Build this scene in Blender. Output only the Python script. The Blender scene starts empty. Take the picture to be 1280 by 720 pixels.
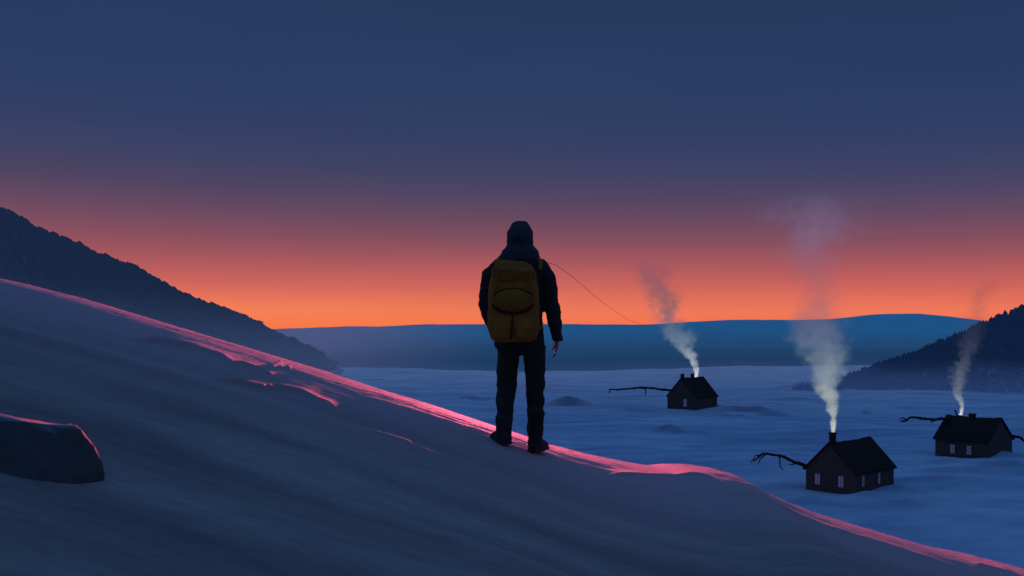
import bpy, bmesh, math, random
import numpy as np
from mathutils import Vector, Matrix
random.seed(7)
SC = bpy.context.scene
COL = SC.collection
F = 1244.0; HX = 640.0; HY = 425.0          # focal length and horizon in photo pixels
PLAIN = -13.0

def at(px, py, d):                           # photo pixel at depth d -> world point
    return Vector(((px-HX)/F*d, d, (HY-py)/F*d))
def lin(r, g, b, k=1.0):
    f = lambda c: (c/255/12.92) if c/255 <= .04045 else ((c/255+.055)/1.055)**2.4
    return (f(r)*k, f(g)*k, f(b)*k, 1)

# ------------------------------------------------------------------ numpy noise
def _hash(ix, iy, s):
    n = (ix.astype(np.int64)*374761393 + iy.astype(np.int64)*668265263 + s*974711) & 0x7fffffff
    n = ((n ^ (n >> 13))*1274126177) & 0x7fffffff
    n = (n ^ (n >> 16)) & 0x7fffffff
    return n/0x7fffffff
def vnoise(x, y, s=0):
    x = np.asarray(x, float); y = np.asarray(y, float)
    ix = np.floor(x); iy = np.floor(y); fx = x-ix; fy = y-iy
    fx = fx*fx*fx*(fx*(fx*6-15)+10); fy = fy*fy*fy*(fy*(fy*6-15)+10)
    a = _hash(ix, iy, s); b = _hash(ix+1, iy, s); c = _hash(ix, iy+1, s); d = _hash(ix+1, iy+1, s)
    return (a*(1-fx)+b*fx)*(1-fy)+(c*(1-fx)+d*fx)*fy - .5
def fbm(x, y, s=0, o=4, g=.5):
    t = 0; a = 1.0
    for k in range(o):
        t = t + a*vnoise(x*2**k+17.3*k, y*2**k-9.1*k, s+k*31); a *= g
    return t
def sstep(a, b, x):
    t = np.clip((np.asarray(x, float)-a)/(b-a), 0, 1); return t*t*(3-2*t)

# ------------------------------------------------------------------ object helpers
def link(o, parent=None):
    COL.objects.link(o)
    if parent is not None: o.parent = parent
    return o
def tag(o, label=None, cat=None, group=None, kind=None):
    if label: o['label'] = label
    if cat: o['category'] = cat
    if group: o['group'] = group
    if kind: o['kind'] = kind
    return o
def empty(name, loc, rz=0):
    o = bpy.data.objects.new(name, None); link(o); o.location = loc; o.rotation_euler = (0, 0, rz)
    o.empty_display_size = .2
    return o
def mesh_obj(name, verts, faces, mat, parent=None, smooth=True):
    me = bpy.data.meshes.new(name)
    me.from_pydata([tuple(v) for v in verts], [], [tuple(int(i) for i in f) for f in faces])
    me.materials.append(mat)
    if smooth: me.polygons.foreach_set('use_smooth', [True]*len(me.polygons))
    me.update()
    return link(bpy.data.objects.new(name, me), parent)
def grid_obj(name, X, Y, Z, mat, parent=None):
    r, c = X.shape
    V = np.stack([X, Y, Z], -1).reshape(-1, 3).astype(np.float32)
    idx = np.arange(r*c).reshape(r, c)
    Q = np.stack([idx[:-1, :-1], idx[:-1, 1:], idx[1:, 1:], idx[1:, :-1]], -1).reshape(-1, 4)
    return fast_mesh(name, V, Q, mat, parent)
def fast_mesh(name, V, Fc, mat, parent=None, smooth=True):
    me = bpy.data.meshes.new(name)
    me.vertices.add(len(V)); me.vertices.foreach_set('co', np.asarray(V, np.float32).ravel())
    k = Fc.shape[1]
    me.loops.add(Fc.size); me.loops.foreach_set('vertex_index', Fc.astype(np.int32).ravel())
    me.polygons.add(len(Fc))
    me.polygons.foreach_set('loop_start', np.arange(0, Fc.size, k, dtype=np.int32))
    me.polygons.foreach_set('loop_total', np.full(len(Fc), k, np.int32))
    if smooth: me.polygons.foreach_set('use_smooth', np.ones(len(Fc), bool))
    me.materials.append(mat); me.update(calc_edges=True); me.validate()
    return link(bpy.data.objects.new(name, me), parent)

class MB:
    """collects primitive shapes for one mesh"""
    def __init__(s): s.v = []; s.f = []
    def add(s, v, f):
        n = len(s.v); s.v += [Vector(p) for p in v]; s.f += [tuple(i+n for i in q) for q in f]; return s
    def box(s, c, h, M=None):
        c = Vector(c); vs = []
        for z in (-1, 1):
            for y in (-1, 1):
                for x in (-1, 1):
                    p = Vector((x*h[0], y*h[1], z*h[2]))
                    if M is not None: p = M @ p
                    vs.append(c+p)
        return s.add(vs, [(0, 2, 3, 1), (4, 5, 7, 6), (0, 1, 5, 4), (2, 6, 7, 3), (0, 4, 6, 2), (1, 3, 7, 5)])
    def chain(s, pts, rad, n=16, ref=Vector((1, 0, 0)), sq=1.0):
        """closed loft: pts centres, rad radii or (rx, ry); rx lies along ref"""
        P = [Vector(p) for p in pts]; R = [(r, r) if not isinstance(r, (tuple, list)) else r for r in rad]
        rings = []
        def frame(i):
            a = P[max(0, i-1)]; b = P[min(len(P)-1, i+1)]
            t = (b-a).normalized(); u = (ref-t*ref.dot(t))
            if u.length < 1e-4: u = Vector((0, 1, 0))-t*t.y
            u.normalize(); return t, u, t.cross(u)
        def ring(c, u, w, rx, ry):
            o = []
            for k in range(n):
                a = 2*math.pi*k/n; ca, sa = math.cos(a), math.sin(a)
                ca = math.copysign(abs(ca)**sq, ca); sa = math.copysign(abs(sa)**sq, sa)
                o.append(c+u*(rx*ca)+w*(ry*sa))
            return o
        t, u, w = frame(0); rx, ry = R[0]; m = min(rx, ry)
        for k in (.35, .75):
            q = math.sqrt(1-(1-k)**2) if k < 1 else 1
            rings.append(ring(P[0]-t*m*(1-k)*.8, u, w, rx*q, ry*q))
        for i in range(len(P)):
            t, u, w = frame(i); rings.append(ring(P[i], u, w, *R[i]))
        rx, ry = R[-1]; m = min(rx, ry)
        for k in (.75, .35):
            q = math.sqrt(1-(1-k)**2)
            rings.append(ring(P[-1]+t*m*(1-k)*.8, u, w, rx*q, ry*q))
        vs = [p for r in rings for p in r]; fs = []
        for i in range(len(rings)-1):
            for k in range(n):
                a = i*n+k; b = i*n+(k+1) % n; fs.append((a, b, b+n, a+n))
        fs.append(tuple(range(n-1, -1, -1))); fs.append(tuple(range((len(rings)-1)*n, len(rings)*n)))
        return s.add(vs, fs)
    def ball(s, c, r, n=16, m=10):
        c = Vector(c); vs = []; fs = []
        for i in range(1, m):
            th = math.pi*i/m
            for k in range(n):
                a = 2*math.pi*k/n
                vs.append(c+Vector((r[0]*math.sin(th)*math.cos(a), r[1]*math.sin(th)*math.sin(a), r[2]*math.cos(th))))
        top = len(vs); vs += [c+Vector((0, 0, r[2])), c-Vector((0, 0, r[2]))]
        for i in range(m-2):
            for k in range(n):
                a = i*n+k; b = i*n+(k+1) % n; fs.append((a, a+n, b+n, b))
        for k in range(n):
            fs.append((top, k, (k+1) % n)); fs.append((top+1, (m-2)*n+(k+1) % n, (m-2)*n+k))
        return s.add(vs, fs)
    def build(s, name, mat, parent=None, smooth=True, bevel=0):
        o = mesh_obj(name, s.v, s.f, mat, parent, smooth)
        if bevel:
            b = o.modifiers.new('Bevel', 'BEVEL'); b.width = bevel; b.segments = 2; b.limit_method = 'ANGLE'
        return o
_tex = {}
def cloud_tex(size):
    if size not in _tex:
        t = bpy.data.textures.new('folds', 'CLOUDS'); t.noise_scale = size; t.noise_depth = 2; _tex[size] = t
    return _tex[size]
def skinned(o, voxel, smooth=6, folds=0, fsize=.09):
    r = o.modifiers.new('Remesh', 'REMESH'); r.mode = 'VOXEL'; r.voxel_size = voxel; r.use_smooth_shade = True
    s = o.modifiers.new('Smooth', 'SMOOTH'); s.factor = .6; s.iterations = smooth
    if folds:
        d = o.modifiers.new('Folds', 'DISPLACE'); d.texture = cloud_tex(fsize); d.strength = folds; d.mid_level = .5
        d.texture_coords = 'LOCAL'
    return o

# ------------------------------------------------------------------ materials
class NT:
    def __init__(s, name):
        s.m = bpy.data.materials.new(name); s.m.use_nodes = True; s.t = s.m.node_tree; s.n = s.t.nodes
        s.out = s.n['Material Output']; s.b = s.n['Principled BSDF']
    def new(s, typ, **kw):
        n = s.n.new(typ)
        for k, v in kw.items():
            if k.startswith('i_'): n.inputs[k[2:].replace('_', ' ')].default_value = v
            else: setattr(n, k, v)
        return n
    def L(s, a, b): s.t.links.new(a, b)
    def ramp(s, src, stops, interp='LINEAR'):
        n = s.n.new('ShaderNodeValToRGB'); n.color_ramp.interpolation = interp
        e = n.color_ramp.elements
        while len(e) > 1: e.remove(e[-1])
        e[0].position = stops[0][0]; e[0].color = stops[0][1]
        for p, c in stops[1:]:
            q = e.new(p); q.color = c
        if src is not None: s.L(src, n.inputs[0])
        return n
    def math(s, op, a, b=None, c=None, clamp=False):
        n = s.n.new('ShaderNodeMath'); n.operation = op; n.use_clamp = clamp
        for i, v in enumerate((a, b, c)):
            if v is None: continue
            if isinstance(v, (int, float)): n.inputs[i].default_value = v
            else: s.L(v, n.inputs[i])
        return n.outputs[0]
    def noise(s, vec, scale, detail=4, rough=.55, dist=0):
        n = s.n.new('ShaderNodeTexNoise'); n.inputs['Scale'].default_value = scale
        n.inputs['Detail'].default_value = detail; n.inputs['Roughness'].default_value = rough
        n.inputs['Distortion'].default_value = dist
        if vec is not None: s.L(vec, n.inputs['Vector'])
        return n
    def mapping(s, src, scale=(1, 1, 1), rot=(0, 0, 0), loc=(0, 0, 0)):
        n = s.n.new('ShaderNodeMapping'); n.inputs['Scale'].default_value = scale
        n.inputs['Rotation'].default_value = rot; n.inputs['Location'].default_value = loc
        s.L(src, n.inputs['Vector']); return n.outputs[0]
    def mix(s, fac, a, b):
        n = s.n.new('ShaderNodeMix'); n.data_type = 'RGBA'
        for k, v in (('Factor', fac), ('A', a), ('B', b)):
            i = [q for q in n.inputs if q.name == k and q.type == ('VALUE' if k == 'Factor' else 'RGBA')][0]
            if isinstance(v, (int, float, tuple)): i.default_value = v
            else: s.L(v, i)
        return [q for q in n.outputs if q.type == 'RGBA'][0]
    def bump(s, h, strength, dist):
        n = s.n.new('ShaderNodeBump'); n.inputs['Strength'].default_value = strength
        n.inputs['Distance'].default_value = dist; s.L(h, n.inputs['Height'])
        s.L(n.outputs[0], s.b.inputs['Normal']); return n

def mat_cloth(name, c1, c2, scale=9, rough=.9, weave=260):
    q = NT(name); tc = q.new('ShaderNodeTexCoord').outputs['Object']
    n = q.noise(tc, scale, 5); r = q.ramp(n.outputs[0], [(.3, c1), (.7, c2)])
    q.L(r.outputs[0], q.b.inputs['Base Color']); q.b.inputs['Roughness'].default_value = rough
    q.b.inputs['Specular IOR Level'].default_value = .15
    w = q.noise(tc, weave, 2); q.bump(w.outputs[0], .35, .003)
    return q.m

def mat_snow_near():
    q = NT('snow_slope'); geo = q.new('ShaderNodeNewGeometry').outputs['Position']
    # wind streaks run down the slope towards the right
    v = q.mapping(geo, (.30, 1.5, .9), (0, 0, math.radians(10)))
    big = q.noise(v, .9, 4, .5, .4); fine = q.noise(q.mapping(geo, (1.2, 5, 3)), 3.5, 5, .6)
    c = q.ramp(big.outputs[0], [(.34, (.215, .168, .158, 1)), (.5, (.285, .226, .212, 1)), (.66, (.38, .305, .285, 1))])  # base tones kept darker than the plain, painting the slope as shaded snow
    c2 = q.ramp(fine.outputs[0], [(.3, (.86, .86, .88, 1)), (.7, (1.12, 1.12, 1.12, 1))])
    mul = q.new('ShaderNodeMix'); mul.data_type = 'RGBA'; mul.blend_type = 'MULTIPLY'
    mul.inputs[0].default_value = 1; q.L(c.outputs[0], mul.inputs[6]); q.L(c2.outputs[0], mul.inputs[7])
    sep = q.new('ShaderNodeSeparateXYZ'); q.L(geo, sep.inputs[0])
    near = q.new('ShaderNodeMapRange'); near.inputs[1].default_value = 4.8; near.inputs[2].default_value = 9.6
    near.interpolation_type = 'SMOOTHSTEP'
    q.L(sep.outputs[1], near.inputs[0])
    crest_glow = q.mix(near.outputs[0], mul.outputs[2], (.56, .37, .40, 1))  # purple glow below the crest, tinted into the snow colour
    q.L(crest_glow, q.b.inputs['Base Color'])
    q.b.inputs['Roughness'].default_value = .8
    q.b.inputs['Specular IOR Level'].default_value = .12
    g = q.noise(geo, 60, 4, .65); g2 = q.noise(q.mapping(geo, (2, 7, 4)), 4, 5, .6)
    h = q.math('MULTIPLY_ADD', g2.outputs[0], 2.2, q.math('MULTIPLY', g.outputs[0], .35))
    q.bump(h, .6, .012)
    return q.m

def mat_snow_plain():
    q = NT('snow_plain'); geo = q.new('ShaderNodeNewGeometry').outputs['Position']
    n = q.noise(q.mapping(geo, (.045, .11, .1)), 1.0, 6, .62, .8)
    n2 = q.noise(q.mapping(geo, (.25, .42, 1)), 1.0, 5, .6)
    m = q.math('ADD', q.math('MULTIPLY', n.outputs[0], .72), q.math('MULTIPLY', n2.outputs[0], .28))
    c = q.ramp(m, [(.38, (.31, .39, .54, 1)), (.5, (.45, .53, .69, 1)), (.62, (.60, .67, .80, 1))])
    drift_shade = q.new('ShaderNodeAttribute'); drift_shade.attribute_name = 'drift_shade'
    q.L(q.mix(q.math('MULTIPLY', drift_shade.outputs['Fac'], .95), c.outputs[0], (.16, .24, .34, 1)), q.b.inputs['Base Color'])  # shade on the near faces of the mounds, painted as darker snow
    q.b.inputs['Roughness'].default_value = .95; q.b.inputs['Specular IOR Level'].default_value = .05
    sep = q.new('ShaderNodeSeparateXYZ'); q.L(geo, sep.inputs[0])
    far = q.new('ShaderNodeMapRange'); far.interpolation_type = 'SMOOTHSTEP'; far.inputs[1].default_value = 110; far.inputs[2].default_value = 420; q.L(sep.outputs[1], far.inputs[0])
    q.b.inputs['Emission Color'].default_value = (.031, .036, .052, 1); q.L(far.outputs[0], q.b.inputs['Emission Strength'])      # distance haze painted as a faint glow of the snow
    h = q.noise(q.mapping(geo, (.5, 1.4, 1)), 1.0, 6, .6); q.bump(h.outputs[0], .5, .25)
    return q.m

def mat_wood_hill(name, dark, foot_mist, z0, z1, air=(0, 0, 0, 1), airk=0):
    """forest covered ground or trees: dark above, mist painted in as paler colour and glow towards the foot"""
    q = NT(name); geo = q.new('ShaderNodeNewGeometry').outputs['Position']
    sep = q.new('ShaderNodeSeparateXYZ'); q.L(geo, sep.inputs[0])
    n = q.noise(geo, .05, 5, .6); n2 = q.noise(geo, .6, 4, .6)
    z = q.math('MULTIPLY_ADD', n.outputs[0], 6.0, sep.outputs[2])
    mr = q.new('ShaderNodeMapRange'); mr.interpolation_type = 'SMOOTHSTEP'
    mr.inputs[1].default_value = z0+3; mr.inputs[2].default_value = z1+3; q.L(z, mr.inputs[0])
    c = q.mix(mr.outputs[0], foot_mist, dark)  # mist at the foot painted in as a paler base colour
    r = q.ramp(n2.outputs[0], [(.3, (.6, .6, .6, 1)), (.7, (1.35, 1.35, 1.35, 1))])
    mul = q.new('ShaderNodeMix'); mul.data_type = 'RGBA'; mul.blend_type = 'MULTIPLY'
    mul.inputs[0].default_value = 1; q.L(c, mul.inputs[6]); q.L(r.outputs[0], mul.inputs[7])
    q.L(mul.outputs[2], q.b.inputs['Base Color'])
    q.b.inputs['Roughness'].default_value = 1; q.b.inputs['Specular IOR Level'].default_value = 0
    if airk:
        q.L(q.mix(mr.outputs[0], air, tuple(x*k_ for x, k_ in zip(air[:3], (.26, .36, .42)))+(1,)), q.b.inputs['Emission Color']); q.b.inputs['Emission Strength'].default_value = airk  # air haze put in as emission of the hill itself
    return q.m

def mat_far(name, base, stops, zlo, zhi):
    """distant range: blue air haze painted on as its own glow, tinted by height"""
    q = NT(name); geo = q.new('ShaderNodeNewGeometry').outputs['Position']
    sep = q.new('ShaderNodeSeparateXYZ'); q.L(geo, sep.inputs[0])
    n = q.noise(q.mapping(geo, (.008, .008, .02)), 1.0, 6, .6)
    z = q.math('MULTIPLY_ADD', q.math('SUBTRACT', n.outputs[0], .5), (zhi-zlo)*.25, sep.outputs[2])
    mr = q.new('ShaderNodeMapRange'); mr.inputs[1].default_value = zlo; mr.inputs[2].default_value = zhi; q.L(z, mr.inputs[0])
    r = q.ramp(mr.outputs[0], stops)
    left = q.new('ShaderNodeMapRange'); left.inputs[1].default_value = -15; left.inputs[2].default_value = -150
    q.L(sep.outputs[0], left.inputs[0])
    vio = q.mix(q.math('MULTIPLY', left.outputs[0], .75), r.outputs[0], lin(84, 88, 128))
    q.L(vio, q.b.inputs['Emission Color']); q.b.inputs['Emission Strength'].default_value = .92  # haze in front of the range, put into its emission
    t = q.noise(q.mapping(geo, (.05, .05, .12)), 1.0, 5, .65)
    c = q.ramp(t.outputs[0], [(.3, base), (.7, tuple(x*2.2 for x in base[:3])+(1,))])
    q.L(c.outputs[0], q.b.inputs['Base Color'])
    q.b.inputs['Roughness'].default_value = 1; q.b.inputs['Specular IOR Level'].default_value = 0
    return q.m

def mat_planks(name, c1, c2, vertical=False, scale=1.0):
    q = NT(name); tc = q.new('ShaderNodeTexCoord').outputs['Object']
    sep = q.new('ShaderNodeSeparateXYZ'); q.L(tc, sep.inputs[0])
    w = q.math('FRACT', q.math('MULTIPLY', sep.outputs[2] if not vertical else sep.outputs[0], 5.0*scale))
    gap = q.math('LESS_THAN', w, .1)
    n = q.noise(q.mapping(tc, (1, 1, 6)), 3, 6, .65); r = q.ramp(n.outputs[0], [(.3, c1), (.7, c2)])
    c = q.mix(gap, r.outputs[0], tuple(x*.3 for x in c1[:3])+(1,))
    q.L(c, q.b.inputs['Base Color']); q.b.inputs['Roughness'].default_value = .85
    q.b.inputs['Specular IOR Level'].default_value = .1
    q.bump(q.math('SUBTRACT', n.outputs[0], gap), .6, .03)
    return q.m

def mat_simple(name, c, rough=.8, spec=.2, emit=None, ek=0, nscale=8):
    q = NT(name); tc = q.new('ShaderNodeTexCoord').outputs['Object']
    n = q.noise(tc, nscale, 5); r = q.ramp(n.outputs[0], [(.3, tuple(x*.75 for x in c[:3])+(1,)), (.7, tuple(min(1, x*1.25) for x in c[:3])+(1,))])
    q.L(r.outputs[0], q.b.inputs['Base Color']); q.b.inputs['Roughness'].default_value = rough
    q.b.inputs['Specular IOR Level'].default_value = spec
    if emit: q.b.inputs['Emission Color'].default_value = emit; q.b.inputs['Emission Strength'].default_value = ek
    q.bump(n.outputs[0], .3, .01)
    return q.m

# ------------------------------------------------------------------ camera
cam = bpy.data.cameras.new('camera'); co = link(bpy.data.objects.new('camera', cam))
cam.sensor_width = 36; cam.lens = 36*F/1280; cam.shift_y = (HY-360)/1280
cam.clip_start = .05; cam.clip_end = 30000
co.location = (0, 0, 0); co.rotation_euler = (math.radians(90), 0, 0)
SC.camera = co

# ------------------------------------------------------------------ dusk sky
SUN_EL = math.radians(1.38)
w = bpy.data.worlds.new('World'); SC.world = w; w.use_nodes = True
T = w.node_tree; N = T.nodes; N.clear()
def wn(t, **k):
    n = N.new(t)
    for a, b in k.items(): setattr(n, a, b)
    return n
tc = wn('ShaderNodeTexCoord'); sx = wn('ShaderNodeSeparateXYZ'); T.links.new(tc.outputs['Generated'], sx.inputs[0])
def wramp(src, stops, lo, hi):
    mr = wn('ShaderNodeMapRange'); mr.inputs[1].default_value = lo; mr.inputs[2].default_value = hi; T.links.new(src, mr.inputs[0])
    r = wn('ShaderNodeValToRGB'); e = r.color_ramp.elements
    while len(e) > 1: e.remove(e[-1])
    for i, (p, c) in enumerate(stops):
        q = e[0] if i == 0 else e.new((p-lo)/(hi-lo))
        q.position = (p-lo)/(hi-lo); q.color = c
    T.links.new(mr.outputs[0], r.inputs[0]); return r.outputs[0]
def el(py): return math.sin(math.atan((HY-py)/F))
glow = [(-.1, lin(150, 80, 84)), (el(422), lin(238, 108, 76)), (el(404), lin(241, 114, 78)), (el(390), lin(238, 120, 90)), (el(376), lin(226, 112, 90)), (el(362), lin(210, 102, 92)),
        (el(345), lin(188, 93, 93)), (el(327), lin(163, 85, 94)), (el(302), lin(131, 77, 94)), (el(275), lin(104, 72, 97)), (el(245), lin(78, 68, 99)),
        (el(215), lin(61, 65, 101)), (el(186), lin(52, 63, 102)), (el(150), lin(44, 62, 101)), (el(110), lin(40, 61, 99)), (el(60), lin(38, 59, 97)), (el(0), lin(36, 57, 93)), (.45, lin(46, 80, 124)), (.75, lin(60, 108, 164))]
night = [(-.1, lin(52, 42, 60)), (0, lin(60, 48, 76)), (.12, lin(72, 56, 88)), (.25, lin(50, 56, 92)), (.45, lin(46, 74, 116)), (.75, lin(60, 108, 164))]
zx = wn('ShaderNodeMath', operation='MULTIPLY_ADD'); zx.inputs[1].default_value = .13; zx.inputs[2].default_value = 1; T.links.new(sx.outputs[0], zx.inputs[0])
zz = wn('ShaderNodeMath', operation='MULTIPLY'); T.links.new(sx.outputs[2], zz.inputs[0]); T.links.new(zx.outputs[0], zz.inputs[1])      # afterglow slightly higher on the left
g = wramp(zz.outputs[0], glow, -.1, .75); nn = wramp(sx.outputs[2], night, -.1, .75)
az = wn('ShaderNodeMapRange'); az.interpolation_type = 'SMOOTHSTEP'; az.inputs[1].default_value = .1; az.inputs[2].default_value = .8
T.links.new(sx.outputs[1], az.inputs[0])
mx = wn('ShaderNodeMix', data_type='RGBA'); T.links.new(az.outputs[0], mx.inputs[0]); T.links.new(nn, mx.inputs[6]); T.links.new(g, mx.inputs[7])
# faint horizontal unevenness of the afterglow
mp = wn('ShaderNodeMapping'); mp.inputs['Scale'].default_value = (1.6, 1.6, 14); T.links.new(tc.outputs['Generated'], mp.inputs[0])
ns = wn('ShaderNodeTexNoise'); ns.inputs['Scale'].default_value = 1.6; ns.inputs['Detail'].default_value = 4; T.links.new(mp.outputs[0], ns.inputs[0])
nr = wn('ShaderNodeMapRange'); nr.inputs[1].default_value = .3; nr.inputs[2].default_value = .7; nr.inputs[3].default_value = .96; nr.inputs[4].default_value = 1.04
T.links.new(ns.outputs[0], nr.inputs[0])
wr = wn('ShaderNodeMapRange'); wr.interpolation_type = 'SMOOTHSTEP'; wr.inputs[1].default_value = .065; wr.inputs[2].default_value = .0; T.links.new(sx.outputs[2], wr.inputs[0])
wl = wn('ShaderNodeMapRange'); wl.interpolation_type = 'SMOOTHSTEP'; wl.inputs[1].default_value = .15; wl.inputs[2].default_value = -.2; T.links.new(sx.outputs[0], wl.inputs[0])
wm = wn('ShaderNodeMath', operation='MULTIPLY'); T.links.new(wr.outputs[0], wm.inputs[0]); T.links.new(wl.outputs[0], wm.inputs[1])
wc = wn('ShaderNodeMix', data_type='RGBA', blend_type='MULTIPLY'); T.links.new(wm.outputs[0], wc.inputs[0]); T.links.new(mx.outputs[2], wc.inputs[6]); wc.inputs[7].default_value = (1.06, 1.18, .90, 1)
vm = wn('ShaderNodeVectorMath', operation='SCALE'); T.links.new(wc.outputs[2], vm.inputs[0]); T.links.new(nr.outputs[0], vm.inputs[3])
# physical sky adds a little of its own light
sky = wn('ShaderNodeTexSky', sky_type='NISHITA'); sky.sun_disc = False; sky.sun_elevation = SUN_EL; sky.sun_rotation = 0
bg1 = wn('ShaderNodeBackground'); T.links.new(vm.outputs[0], bg1.inputs[0]); bg1.inputs[1].default_value = 1
bg2 = wn('ShaderNodeBackground'); T.links.new(sky.outputs[0], bg2.inputs[0]); bg2.inputs[1].default_value = .0008
ad = wn('ShaderNodeAddShader'); T.links.new(bg1.outputs[0], ad.inputs[0]); T.links.new(bg2.outputs[0], ad.inputs[1])
wo = wn('ShaderNodeOutputWorld'); T.links.new(ad.outputs[0], wo.inputs[0])

sun = bpy.data.lights.new('low_sun', 'SUN'); so = link(bpy.data.objects.new('low_sun', sun))
sun.energy = 11.5; sun.angle = math.radians(1.1); sun.color = (1, .12, .20)
d = Vector((0, math.cos(SUN_EL), math.sin(SUN_EL)))       # towards the sun, straight ahead, just above the far range
so.rotation_euler = d.to_track_quat('Z', 'Y').to_euler()
so.location = (0, 30, 20)

# ------------------------------------------------------------------ near slope
YC = 10.0
crest = [(-900, 150), (-300, 262), (0, 350), (60, 363), (120, 378), (200, 402), (260, 420), (330, 441), (400, 462), (470, 485), (540, 506), (600, 526),
         (640, 539), (690, 556), (740, 569), (790, 579), (825, 585), (850, 582.5), (880, 583), (905, 590), (925, 602), (960, 620), (1000, 636), (1060, 654),
         (1130, 675), (1200, 694), (1230, 701), (1245, 702), (1280, 711), (1500, 770), (2300, 990)]
cx = np.array([(p[0]-HX)/F*YC for p in crest]); cz = np.array([(HY-p[1])/F*YC for p in crest])
xs_ = np.linspace(cx[0]*1.0, cx[-1], 6000); zs_ = np.interp(xs_, cx, cz)
k_ = np.exp(-np.linspace(-2.5, 2.5, 41)**2); k_ /= k_.sum()
zp = np.pad(zs_, 20, mode='edge'); zs_ = np.convolve(zp, k_, 'valid')
def zc(x):
    x = np.asarray(x, float)
    z = np.interp(x, xs_, zs_)
    z = np.where(x < xs_[30], zs_[30]-.235*(x-xs_[30]), z)
    return np.where(x > xs_[-30], zs_[-30]-.27*(x-xs_[-30]), z)
gy = np.linspace(-60, 130, 19001)
def _roll(a, k): 
    gp = k - (k+.09)*sstep(a, YC, gy)**1.6 - .47*sstep(YC+.1, 15.5, gy) + .012*sstep(3, 0, gy)
    gi = np.concatenate([[0], np.cumsum((gp[1:]+gp[:-1])/2*(gy[1]-gy[0]))]); return gi-np.interp(YC, gy, gi)
g_wide = _roll(7.7, .042); g_tight = _roll(8.2, .044)     # broad rounded brow on the left, a tighter one around the mound
def base_h(x, y):
    t = np.maximum(sstep(-.2, .9, x)*sstep(2.9, 2.1, x), sstep(-2.2, -3.6, x))
    return zc(x)+np.interp(y, gy, g_wide)*(1-t)+np.interp(y, gy, g_tight)*t
def ground_at(px, py):
    """where the sight line of a photo pixel meets the bare slope"""
    ys = np.linspace(1.5, 12, 6000); g_ = base_h((px-HX)/F*ys, ys); r_ = (HY-py)/F*ys
    i = np.argmax(r_ <= g_); return float((px-HX)/F*ys[i]), float(ys[i])
# wind-cut drifts: (points on the lip in photo pixels, lip height, near face width, lee length)
drifts = [([(150, 424), (200, 430), (240, 437), (275, 447), (293, 458), (300, 462)], .055, .10, .35, .012),
          ([(292, 455), (312, 459), (330, 466), (340, 470)], .05, .08, .4, .01),
          ([(338, 462), (350, 453), (362, 452), (372, 460)], .05, .10, .35, .01),
          ([(235, 470), (280, 478), (330, 487), (345, 486), (375, 492), (405, 504), (425, 513)], .078, .08, .35, .012),
          ([(455, 536), (480, 544), (505, 553), (520, 559)], .030, .05, .22, .012),
          ([(512, 560), (530, 564), (556, 574), (566, 580)], .024, .06, .2, .012),
          ([(752, 596), (770, 593.5), (800, 594), (835, 594), (865, 592.5), (890, 596), (905, 603), (916, 611)], .034, .05, .3, .006),
          ([(930, 612), (1000, 645), (1080, 672), (1150, 695), (1210, 712)], .025, .25, .35, .01),
          ([(1215, 705), (1235, 703), (1252, 709), (1262, 716)], .035, .06, .25, .01),
          ]
DR = []
for pts, hgt, wn_, lee, jag in drifts:
    W = sorted(ground_at(*p) for p in pts); DR.append((np.array([p[0] for p in W]), np.array([p[1] for p in W]), hgt, wn_, lee, jag))
def ground_h(x, y):
    x = np.asarray(x, float); y = np.asarray(y, float)
    z = base_h(x, y)
    near = sstep(30, 13, y)
    # sastrugi and soft swell
    u = x*.97+y*.2; v = y-.1*x
    z = z + near*(.008*fbm(u*.4, v*.8, 3, 2) + .0028*fbm(u*1.2, v*4, 11, 3) + .0016*fbm(x*14, y*22, 5, 3)*(.3+2.2*sstep(9, 10, y)) + sstep(7.2, 9.2, y)*(.0022*fbm(u*1.6, v*6, 41, 3)+.0022*fbm(x*9, y*11, 43, 3)))
    for X_, Y_, hgt, wn_, lee, jag in DR:
        e = (X_[-1]-X_[0]); m = sstep(0, .22*e, x-X_[0])*sstep(0, .12*e, X_[-1]-x)
        t = y-np.interp(x, X_, Y_) + jag*4*vnoise(x*9, x*0+3, 7) + jag*2*vnoise(x*28, x*0+1, 8)
        p = np.where(t < 0, sstep(-wn_, 0, t), np.exp(-np.clip(t, 0, 50)/lee*1.6))
        z = z + hgt*m*p*(.75+.7*vnoise(x*3, y*0+2, 9))
    return z
def spaced(segs):
    out = [segs[0][0]]
    for a, b, st in segs:
        n = max(1, int(round((b-a)/st))); out += list(a+(b-a)*(np.arange(n)+1)/n)
    return np.array(out)
def soft_floor(z, fl):
    return fl + np.log1p(np.exp(np.clip((z-fl)/.5, -30, 30)))*.5
xa = spaced([(-34, -9, .5), (-9, -5.6, .08), (-5.6, 5.8, .02), (5.8, 9, .08), (9, 60, .6)])
ya = spaced([(-14, 0, .4), (0, 2, .08), (2, 6, .022), (6, 11.2, .0125), (11.2, 14, .08), (14, 70, .7)])
Xg, Yg = np.meshgrid(xa, ya); Zg = ground_h(Xg, Yg)
Zg = np.where(Yg > 12, soft_floor(Zg, PLAIN-.35), Zg)
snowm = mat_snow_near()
o = grid_obj('snow_slope', Xg, Yg, Zg, snowm); tag(o, kind='structure')

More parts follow.
